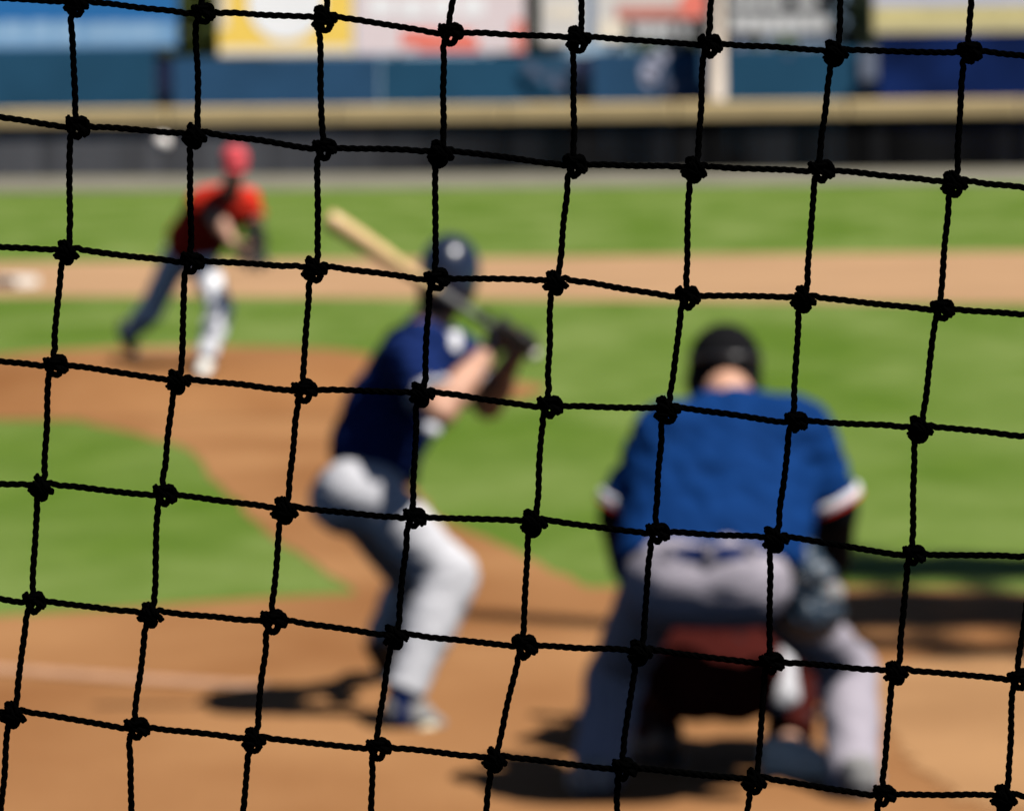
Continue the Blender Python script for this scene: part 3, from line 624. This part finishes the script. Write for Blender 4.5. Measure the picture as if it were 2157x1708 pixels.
# shoes
f0 = ZM(P(438, 770, 32.20)); f1 = ZM(P(424, 785, 31.92)); sh = shoe(person, f0 + Vector((0, .06, 0)), f1, (0, 0, 1), 'shoe_white', 'blackp', .05)
soft('sock', [cap(J['anL'] + Vector((0, 0, .05)), .056, f0 + Vector((0, 0, .10)), .054, .01)], .006, 'wht', person)
f1 = ZM(P(284, 780, 33.25)); f0 = J['anR'] + Vector((-.05, .10, .02)); sh = shoe(person, f0, f1 + Vector((0, 0, .01)), (.1, -.75, .5), 'blackl', 'blackp', .05)
soft('sock', [cap(mid(J['anR'], J['knR'], .08), .050, J['anR'] + Vector((0, .02, -.05)), .045, .01)], .006, 'black', person)
# glove on the left hand
gc = P(538, 512, 32.06)
g = thing('baseball_glove', 'black leather baseball glove on the pitcher lowered left hand', 'glove', gc)
pr = [ell(gc + Vector((0, 0, .0)), (.085, .05, .105), None, .03)]
for k, a in enumerate((-38, -14, 8, 30)):
    d = Vector((math.sin(math.radians(a)), -.25, -math.cos(math.radians(a)))); pr.append(cap(gc + d * .06, .027, gc + d * .175 + Vector((0, -.03, 0)), .022, .02))
pr.append(cap(gc + Vector((-.05, -.02, .02)), .028, gc + Vector((-.125, -.06, -.07)), .022, .02))
soft('pocket', pr, .008, 'blackl', g)
MB().tube([gc + Vector((.075 * math.cos(t), .055 * math.sin(t), .095)) for t in [k * .42 for k in range(16)]], .012, 6).build('wrist_strap', 'blackl', g, True)
for k in range(3): MB().tube([gc + Vector((-.105, -.055, -.05 - .03 * k)), gc + Vector((-.075, -.06, -.08 - .03 * k))], .005, 5).build('web_lace', 'tape', g, True)
# ball in the air
bc = P(342, 301, 20.0); ball = thing('baseball', 'white baseball in mid air left of the pitcher red cap', 'ball', bc)
def ball_mesh(par, c, r=.0368, m='ball'):
    V = []; F = []; n, m2 = 24, 14
    for i in range(m2 + 1):
        a = math.pi * i / m2
        for k in range(n): w = 2 * math.pi * k / n; V.append(c + Vector((math.sin(a) * math.cos(w), math.sin(a) * math.sin(w), math.cos(a))) * r)
    F = [(i * n + k, i * n + n + k, i * n + n + (k + 1) % n, i * n + (k + 1) % n) for i in range(m2) for k in range(n)]
    o = obj('cover', V, F, m, par, True); pts = []
    for k in range(61):
        t = 2 * math.pi * k / 60; v = Vector((math.cos(t) + .44 * math.cos(3 * t), math.sin(t) - .44 * math.sin(3 * t), 1.35 * math.sin(2 * t))); pts.append(c + v.normalized() * (r + .0003))
    MB().tube(pts, .0011, 5).build('seam', 'stitch', par, True)
ball_mesh(ball, bc)

# ------------------------------------------------------------------ umpire
J = dict(head=P(1527, 786, 13.96), neck=P(1533, 834, 13.84), chest=P(1535, 955, 13.72), pelvis=P(1492, 1210, 13.42), shL=P(1412, 928, 13.72), shR=P(1674, 916, 13.72),
         elL=P(1320, 1090, 13.72), wrL=P(1330, 1190, 13.96), elR=P(1748, 1072, 13.74), wrR=P(1750, 1172, 13.90),
         hipL=P(1392, 1212, 13.50), hipR=P(1596, 1212, 13.50), knL=P(1296, 1425, 14.02), knR=P(1786, 1412, 14.00), anL=P(1256, 1640, 13.66), anR=P(1800, 1665, 13.60))
person = thing('person', 'umpire in royal blue shirt and grey trousers crouching with his back turned', 'person', (P(1500, 1700, 13.6).x, 13.6, 0), 'players and umpire on the field')
hf, hu = Vector((0, .96, -.1)), Vector((0, .1, 1))
HD = {'L': hand(J['wrL'], (.05, .35, -.9), (0, -1, -.3), (1, 0, 0), (20, 25, 15)), 'R': hand(J['wrR'], (-.1, .25, -.95), (-.3, -1, -.3), (-1, 0, 0), (20, 25, 15))}
fig_body('body', person, J, hf, hu, HD, 1.06)
face_parts(person, J['head'], hf, hu)
trousers(person, J, 'ump_grey', .235, (0, 1, 0), .106, .078, .078, 1.0, .004, 14, seat=(.10, .015), top=(.36, .02))
jersey(person, J, 'ump_blue', .275, .245, .87, .108, .009, 33, .88, .012, 'shirt', (.21, .17, .22), hem=.148)
soft('collar', [cap(P(1533, 872, 13.83), .094, P(1532, 846, 13.87), .082, .01, cut1=True)], .006, 'ump_blue', person)
for s in 'LR':
    band('sleeve_cuff', person, J['sh' + s], J['el' + s], .85, .95, .113, 'wht', .110)
    c = band('cuff_stripe', person, J['sh' + s], J['el' + s], .952, .99, .1105, 'red', .109)
    soft('undersleeve', [cap(mid(J['sh' + s], J['el' + s], .75), .084, J['el' + s], .084, .02), cap(J['el' + s], .082, J['wr' + s], .066, .02)], .007, 'black', person)
    soft('hand_glove', hand(J['wr' + s], (.05 if s == 'L' else -.1, .3, -.92), (0, -1, -.3), (1 if s == 'L' else -1, 0, 0), (20, 25, 15), 1.06, .004), .006, 'black', person)
pv = Vector(J['pelvis']); r = Vector((1, 0, 0)); upv = Vector((0, .3, .954)); fwv = upv.cross(r)
bl = belt(person, pv, r, upv, fwv, .236, .176, 'navy', .030)
for xx in (-.12, .0, .12): MB().box(-.012, .012, -.006, .006, -.027, .027).build('belt_loop', 'ump_grey').matrix_basis = Matrix.Translation(pv + upv * .030 - fwv * (.186 * math.sqrt(1 - (xx / .246) ** 2) + .003) + r * xx)
for o in [o for o in COL.objects if o.name.startswith('belt_loop')]: own(o, bl)
rr_, ff_, uu_ = frame(hf, hu)
hel = cut_shell('cap', [dome(J['head'], hf, hu, .022, 0, .10, 1.13), ell(J['head'] - ff_ * .042 - uu_ * .045, (.106, .080, .092), axmat(hf, hu), .03)], J['head'], uu_, -.120, 'black', person)
brim(hel, J['head'], hf, hu, .03, 'black', .05, .085, .10)
soft('hair', [cap(J['head'] - ff_ * .072 - uu_ * .088 - rr_ * .045, .036, J['head'] - ff_ * .072 - uu_ * .088 + rr_ * .045, .036, .02)], .006, 'hair', person)
mk = soft('face_mask', [cap(J['head'] + ff_ * .12 + uu_ * (.085 * math.cos(a)) + rr_ * .105 * math.sin(a) - uu_ * .02 - ff_ * .02 * abs(math.sin(a)), .014, J['head'] + ff_ * .12 + uu_ * (.085 * math.cos(a + .4)) + rr_ * .105 * math.sin(a + .4) - uu_ * .02 - ff_ * .02 * abs(math.sin(a + .4)), .014, .01) for a in [k * .3927 for k in range(16)]], .006, 'blackl', person)
for z in (-.06, -.02, .02): MB().tube([J['head'] + ff_ * (.135 + .03 * math.cos(x * 14)) + rr_ * x + uu_ * z for x in (-.1, -.05, 0, .05, .1)], .004, 6).build('mask_bar', 'steel', mk, True)
MB().tube([J['head'] + rr_ * .105 * math.cos(t) + ff_ * (.12 * math.sin(t) - .012) + uu_ * (.045) for t in [math.pi + k * math.pi / 12 for k in range(13)]], .012, 6).build('mask_strap', 'blackp', mk, True)
for s, a in (('L', -.05), ('R', .05)):
    an = J['an' + s]; shoe(person, Vector((an.x, an.y - .10, .012)), Vector((an.x + a, an.y + .20, .012)), (0, 0, 1), 'shoe_grey', 'blackp', .056)
# ball bag on his hip, with a ball showing at its mouth
bg = thing('ball_bag', 'slate blue ball bag hanging at the umpire right hip', 'bag', P(1700, 1240, 13.42))
c = P(1702, 1250, 13.44)
soft('pouch', [cap(P(1692, 1175, 13.46), .052, P(1712, 1295, 13.42), .078, .03), cap(P(1725, 1215, 13.42), .045, P(1735, 1280, 13.42), .055, .04), cap(P(1668, 1215, 13.44), .03, P(1680, 1300, 13.44), .05, .04)], .008, 'bag', bg, .006, .06, 4)
MB().tube([P(1680, 1140, 13.44), P(1690, 1180, 13.40), P(1700, 1215, 13.37)], .011, 8).build('strap', 'bag', bg, True)
MB().tube([P(1670, 1210, 13.36), P(1705, 1222, 13.34), P(1745, 1215, 13.36)], .007, 8).build('rim', 'blackp', bg, True)
bc = P(1752, 1250, 13.39); b2 = thing('baseball', 'scuffed grey baseball at the edge of the umpire ball bag', 'ball', bc); ball_mesh(b2, bc, m='oldball')

# ------------------------------------------------------------------ catcher
J = dict(head=P(1510, 985, 14.80), neck=P(1508, 1065, 14.70), chest=P(1505, 1150, 14.56), pelvis=P(1500, 1410, 14.22), shL=P(1400, 1100, 14.64), shR=P(1612, 1100, 14.64),
         elL=P(1360, 1230, 14.90), wrL=P(1400, 1180, 15.13), elR=P(1650, 1250, 14.58), wrR=P(1610, 1330, 14.55),
         hipL=P(1440, 1425, 14.25), hipR=P(1560, 1425, 14.25), knL=P(1345, 1330, 14.68), knR=P(1680, 1345, 14.66), anL=P(1395, 1575, 14.30), anR=P(1662, 1565, 14.20))
person = thing('person', 'catcher in shade-darkened red crouching in front of the umpire', 'person', (J['pelvis'].x, 14.4, 0), 'players and umpire on the field')
hf, hu = Vector((0, 1, .02)), Vector((0, 0, 1))
HD = {'L': hand(J['wrL'], (.1, .9, .3), (0, .3, -1), (1, 0, 0)), 'R': hand(J['wrR'], (-.2, -.6, -.7), (0, 0, -1), (-1, 0, 0), (60, 70, 50))}
fig_body('body', person, J, hf, hu, HD)
face_parts(person, J['head'], hf, hu)
trousers(person, J, 'shaded_red', .215, (0, 1, 0), .118, .085, .070, .95, .007, 24)
jersey(person, J, 'shaded_red', .225, .18, .9, .092, .008, 43, .85, .04)
rr_, ff_, uu_ = frame(hf, hu)
cut_shell('helmet', [dome(J['head'], hf, hu, .024, 0, .10)], J['head'], uu_, -.06, 'navy_plastic', person)
soft('face_mask', [cap(J['head'] + ff_ * .13 + uu_ * (.10 * math.cos(a)) + rr_ * .09 * math.sin(a), .014, J['head'] + ff_ * .13 + uu_ * (.10 * math.cos(a + .4)) + rr_ * .09 * math.sin(a + .4), .014, .01) for a in [k * .3927 for k in range(16)]], .006, 'blackp', person)
soft('chest_protector', [cap(mid(J['pelvis'], J['chest'], .3) + Vector((0, .15, .03)), .13, J['chest'] + Vector((0, .13, .06)), .16, .05, ((0, 1, 0), .4))], .009, 'shaded_red', person)
for a, b in (('shL', 'hipR'), ('shR', 'hipL')): MB().tube([J[a] + Vector((0, -.085, .04)), mid(J[a], J[b], .5) + Vector((0, -.165, 0)), J[b] + Vector((0, -.10, .12))], .016, 6).build('harness_strap', 'blackp', person, True)
for s in 'LR':
    soft('shin_guard', [cap(J['kn' + s] + Vector((0, .05, .02)), .085, mid(J['kn' + s], J['an' + s], .9) + Vector((0, .06, 0)), .062, .02)], .008, 'blackp', person)
    for t in (.25, .5, .75):
        c = mid(J['kn' + s], J['an' + s], t); MB().tube([c + Vector((.095 * math.cos(a), .095 * math.sin(a) - .0, .01)) for a in [k * .35 for k in range(19)]], .009, 5).build('guard_strap', 'blackp', person, True)
soft('knee_pad', [cap(P(1634, 1405, 14.22), .060, P(1645, 1462, 14.16), .058, .03)], .007, 'grey_cloth', person, .004)
soft('knee_pad', [cap(P(1402, 1400, 14.34), .050, P(1404, 1470, 14.30), .046, .03)], .007, 'blackp', person, .004)  # left pad coloured black for the umpire's shade, unlike its pair
MB().tube([P(1594, 1372, 14.20), P(1590, 1400, 14.16), P(1598, 1440, 14.14)], [.016, .018, .012], 8).build('pad_strap', 'red', person, True)
a_, b_ = G(1618, 1628, .01), G(1768, 1640, .01); shoe(person, a_, b_, (0, 0, 1), 'shoe_white', 'shoe_white', .056)
an = J['anL']; shoe(person, Vector((an.x + .04, an.y - .08, .012)), Vector((an.x - .10, an.y + .15, .012)), (0, 0, 1), 'blackl', 'blackp', .05)  # left shoe coloured black for the shade it stands in
mc = J['wrL'] + Vector((.02, .12, .05))
g = thing('catcher_mitt', 'round dark leather mitt held out by the crouching catcher', 'mitt', mc)
mo = soft('pocket', [ell(mc, (.13, .05, .14), None, .03), cap(mc + Vector((-.1, 0, .03)), .04, mc + Vector((-.06, .02, .14)), .035, .03), cap(mc + Vector((.1, 0, -.03)), .04, mc + Vector((.10, .02, .1)), .035, .03)], .009, 'blackl', g)
MB().tube([mc + Vector((.06 * math.cos(t), -.07, -.02 + .06 * math.sin(t))) for t in [k * .42 for k in range(16)]], .012, 6).build('wrist_strap', 'blackl', g, True)

# ------------------------------------------------------------------ invented mast out of view, added to cast shade near the plate
LB = Vector((12.38, 9.57, 0)); mast = thing('shadow_mast', 'tall steel structure added out of view to cast ground shadow', 'shadow mast', LB)
MB().tube([LB, LB + Vector((0, 0, 12)), LB + Vector((0, 0, 25))], [.32, .24, .12], 14).build('pole', 'steel', mast, True)
for h in (19.3, 20.1, 20.9, 21.6):
    MB().box(LB.x - .26, LB.x - .13, LB.y - .3, LB.y + 4.2, h - .05, h + .05).build('shadow_arm', 'steel', mast)
    for q in (1.35, 1.95, 3.1, 3.75):
        c = Vector((LB.x - .45, LB.y + q + (20.4 - h) * .36 + random.uniform(-.22, .22), h - .05)); d = Vector((-.85, .1, -.5)).normalized()
        MB().tube([c - d * .22, c - d * .1, c + d * .16, c + d * .2], [.10, .24, .36, .36], 14).build('shadow_head', 'steel', mast, True)

# ------------------------------------------------------------------ safety net in front of the camera position
NY = 1.6; S = NY / FPX                                            # metres per photo pixel at the net
KN = [[(158, 10), (428, 28), (680, 42), (950, 70), (1215, 85), (1497, 95), (1757, 113), (2043, 110)],
      [(163, 268), (408, 287), (684, 313), (925, 325), (1212, 348), (1460, 358), (1730, 360), (2007, 388)],
      [(138, 532), (405, 552), (660, 568), (920, 588), (1168, 596), (1450, 625), (1690, 632), (1985, 652)],
      [(117, 770), (372, 805), (642, 822), (885, 832), (1158, 856), (1402, 865), (1676, 888), (1935, 905)],
      [(85, 1027), (347, 1042), (597, 1075), (873, 1090), (1121, 1102), (1385, 1122), (1630, 1137), (1925, 1168)],
      [(73, 1267), (315, 1295), (577, 1307), (830, 1342), (1106, 1360), (1345, 1375), (1625, 1396), (1885, 1417)],
      [(25, 1505), (288, 1533), (532, 1560), (798, 1575), (1040, 1600), (1315, 1618), (1587, 1645), (1863, 1673)]]
KN = np.array(KN, float); K = {}
c0 = KN.mean((0, 1)); gi, gj = np.meshgrid(range(7), range(8), indexing='ij'); Amat = np.stack([np.ones(56), gi.ravel(), gj.ravel()], 1); co, *_ = np.linalg.lstsq(Amat, KN.reshape(-1, 2), rcond=None)
R_ = range(-4, 12); C_ = range(-5, 13)
for i in R_:
    for j in C_:
        if 0 <= i < 7 and 0 <= j < 8: q = KN[i, j]
        else:
            ii, jj = min(6, max(0, i)), min(7, max(0, j)); q = KN[ii, jj] + co[1] * (i - ii) + co[2] * (j - jj) + RNG.uniform(-9, 9, 2)
        K[i, j] = q
K[5, 8] = np.array((2148, 1430.)); K[6, 8] = np.array((2113, 1680.))
net = thing('backstop_net', 'black knotted twine safety net stretched across the whole foreground', 'net', P(1078, 1700, NY))
def catmull(pts, closed=False, n=8):
    pts = np.array(pts, float); N = len(pts); out = []
    for i in range(N if closed else N - 1):
        g = (lambda a: pts[a % N]) if closed else (lambda a: pts[min(N - 1, max(0, a))])
        p0, p1, p2, p3 = g(i - 1), g(i), g(i + 1), g(i + 2)
        for k in range(n):
            t = k / n; out.append(.5 * (2 * p1 + (p2 - p0) * t + (2 * p0 - 5 * p1 + 4 * p2 - p3) * t * t + (3 * p1 - p0 - 3 * p2 + p3) * t ** 3))
    out.append(pts[0] if closed else pts[-1]); return np.array(out)
def rope(pts, R=.00116, step=.00105, pitch=.0096, sides=5, phase=0.0):
    """three twisted strands along a path -> V, F"""
    d = np.linalg.norm(np.diff(pts, axis=0), axis=1); s = np.concatenate([[0], np.cumsum(d)]); u = np.arange(0, s[-1], step)
    p = np.stack([np.interp(u, s, pts[:, i]) for i in range(3)], 1); t = np.gradient(p, axis=0); t /= np.linalg.norm(t, axis=1)[:, None] + 1e-12
    a = np.cross(t, (0.03, 1, 0.02)); a /= np.linalg.norm(a, axis=1)[:, None] + 1e-12; b = np.cross(t, a); Vs = []; Fs = []; off = 0; n = len(u)
    wob = 1 + .05 * np.sin(u * 410 + phase) + .03 * np.sin(u * 1370 + phase * 2)
    for k in range(3):
        ph = 2 * np.pi * (u / pitch + k / 3) + phase + .25 * np.sin(u * 260 + phase); cx = p + (a * np.cos(ph)[:, None] + b * np.sin(ph)[:, None]) * (R * .50 * wob)[:, None]
        for q in range(sides): pass
        w = 2 * np.pi * np.arange(sides) / sides; ring = cx[:, None, :] + (a[:, None, :] * np.cos(w)[None, :, None] + b[:, None, :] * np.sin(w)[None, :, None]) * R * .60
        Vs.append(ring.reshape(-1, 3)); i = np.arange(n - 1)[:, None] * sides; q = np.arange(sides)[None, :]; q2 = (q + 1) % sides
        Fs.append(np.stack([i + q, i + q2, i + sides + q2, i + sides + q], -1).reshape(-1, 4) + off); off += n * sides
    return np.concatenate(Vs), np.concatenate(Fs)
W3 = lambda q, dx=0, dy=0, dd=0.0: np.array(P(q[0] + dx, q[1] + dy, NY + dd))
KT = {(i, j): (i + j + 1) % 2 for i in R_ for j in C_}       # two ways of tying
VO = {0: ((-4, -27), (-5, -6), (-15, 22)), 1: ((9, -25), (2, 0), (-8, 25))}; HO = {0: ((-27, 1), (0, 0), (24, -1)), 1: ((-27, -6), (2, -4), (22, -10), (32, -6))}
for j in C_:
    pts = []
    for i in R_:
        pts += [W3(K[i, j], dx, dy, -.0006) for dx, dy in VO[KT[i, j]]]
        if i + 1 in R_: a_ = K[i, j] + VO[KT[i, j]][-1]; b_ = K[i + 1, j] + VO[KT[i + 1, j]][0]; pts += [W3(a_ + (b_ - a_) * t_, RNG.uniform(-1.6, 1.6), 0) for t_ in (.06, .2, .5, .8, .94)]
    V, F = rope(catmull(pts), phase=j * 1.7); obj('cord', V, F, 'twine', net, True)
for i in R_:
    pts = []
    for j in C_:
        pts += [W3(K[i, j], dx, dy, .0006) for dx, dy in HO[KT[i, j]]]
        if j + 1 in C_: a_ = K[i, j] + HO[KT[i, j]][-1]; b_ = K[i, j + 1] + HO[KT[i, j + 1]][0]; pts += [W3(a_ + (b_ - a_) * t_, 0, RNG.uniform(-1.2, 1.2)) for t_ in (.06, .2, .5, .8, .94)]
    V, F = rope(catmull(pts), phase=i * 2.3); obj('cord', V, F, 'twine', net, True)
def knot_mesh(loops, seed):
    Vs, Fs, off = [], [], 0
    for L_ in loops:
        q = catmull([(x * S * 1.12, z * S, -y * S * 1.12) for x, y, z in L_], True, 10); V, F = rope(q, .00102, .0009, .0092, 6, seed); Vs.append(V); Fs.append(F + off); off += len(V)
    me = bpy.data.meshes.new('knot'); V = np.concatenate(Vs); me.from_pydata(V.tolist(), [], np.concatenate(Fs).tolist()); me.materials.append(M['twine']); me.polygons.foreach_set('use_smooth', np.ones(len(me.polygons), bool)); return me
LA = [[(-16, -12, -6), (-4, -6, -16), (10, -11, -8), (15, 0, 0), (13, 9, 6), (0, 0, 14), (-14, -4, 6)], [(-10, 2, -14), (-3, 15, -4), (4, 13, 6), (8, -4, 12), (-6, -10, 8)], [(-8, -4, -12), (8, 4, -12), (15, 8, -2), (12, -10, 4), (0, -12, 10), (-8, 6, 10)]]
LBk = [[(-3, -18, -4), (9, -8, -14), (20, 2, -4), (16, 4, 8), (2, -4, 14), (-9, -14, 6)], [(-15, 6, -6), (-2, 2, -14), (10, 6, -10), (5, 17, 0), (-5, 14, 10), (-13, 8, 8)], [(-8, -8, -12), (6, -2, -14), (8, 12, -4), (0, 16, 6), (-10, 2, 12)]]
jig = lambda Ls: [[(x + RNG.uniform(-2.2, 2.2), y + RNG.uniform(-2.2, 2.2), z) for x, y, z in l] for l in Ls]
KM = {0: [knot_mesh(jig(LA), .4 * k) for k in range(4)], 1: [knot_mesh(jig(LBk), .5 * k) for k in range(4)]}
for (i, j), q in K.items():
    o = bpy.data.objects.new('knot', KM[KT[i, j]][int(RNG.integers(0, 4))]); COL.objects.link(o); o.location = W3(q); o.rotation_euler = (RNG.uniform(-.15, .15), RNG.uniform(-.12, .12) + .03, RNG.uniform(-.15, .15)); o.scale = [RNG.uniform(1.08, 1.24)] * 3; own(o, net)

# the net goes on beyond the frame: the same mesh, in lighter geometry
R2, C2 = range(-12, 20), range(-23, 31); r0, r1, q0, q1 = R_[0], R_[-1], C_[0], C_[-1]
for i in R2:
    for j in C2:
        if (i, j) not in K:
            ii, jj = min(r1, max(r0, i)), min(q1, max(q0, j)); K[i, j] = K[ii, jj] + co[1] * (i - ii) + co[2] * (j - jj) + RNG.uniform(-8, 8, 2)
def outer_cord(keys, ph):
    pts = np.array([W3(K[k]) for k in keys]); V, F = rope(catmull(pts), step=.0048, sides=4, phase=ph); obj('cord', V, F, 'twine', net, True)
for j in C2:
    if q0 <= j <= q1: outer_cord([(i, j) for i in R2 if i <= r0], j); outer_cord([(i, j) for i in R2 if i >= r1], j)
    else: outer_cord([(i, j) for i in R2], j)
for i in R2:
    if r0 <= i <= r1: outer_cord([(i, j) for j in C2 if j <= q0], i); outer_cord([(i, j) for j in C2 if j >= q1], i)
    else: outer_cord([(i, j) for j in C2], i)
Vk, Fk = [], []; n_ = 0
for (i, j), q in K.items():
    if r0 <= i <= r1 and q0 <= j <= q1: continue
    L_ = (LA if (i + j) % 2 else LBk)[2]; c_ = catmull([(x * S * 1.2, z * S, -y * S * 1.2) for x, y, z in L_], True, 3) + W3(q)
    m_ = MB().tube([tuple(v) for v in c_], .0021, 5); Vk += m_.V; Fk += [tuple(a + n_ for a in f) for f in m_.F]; n_ += len(m_.V)
o = obj('outer_knots', Vk, Fk, 'twine', net, True); o['kind'] = 'stuff'
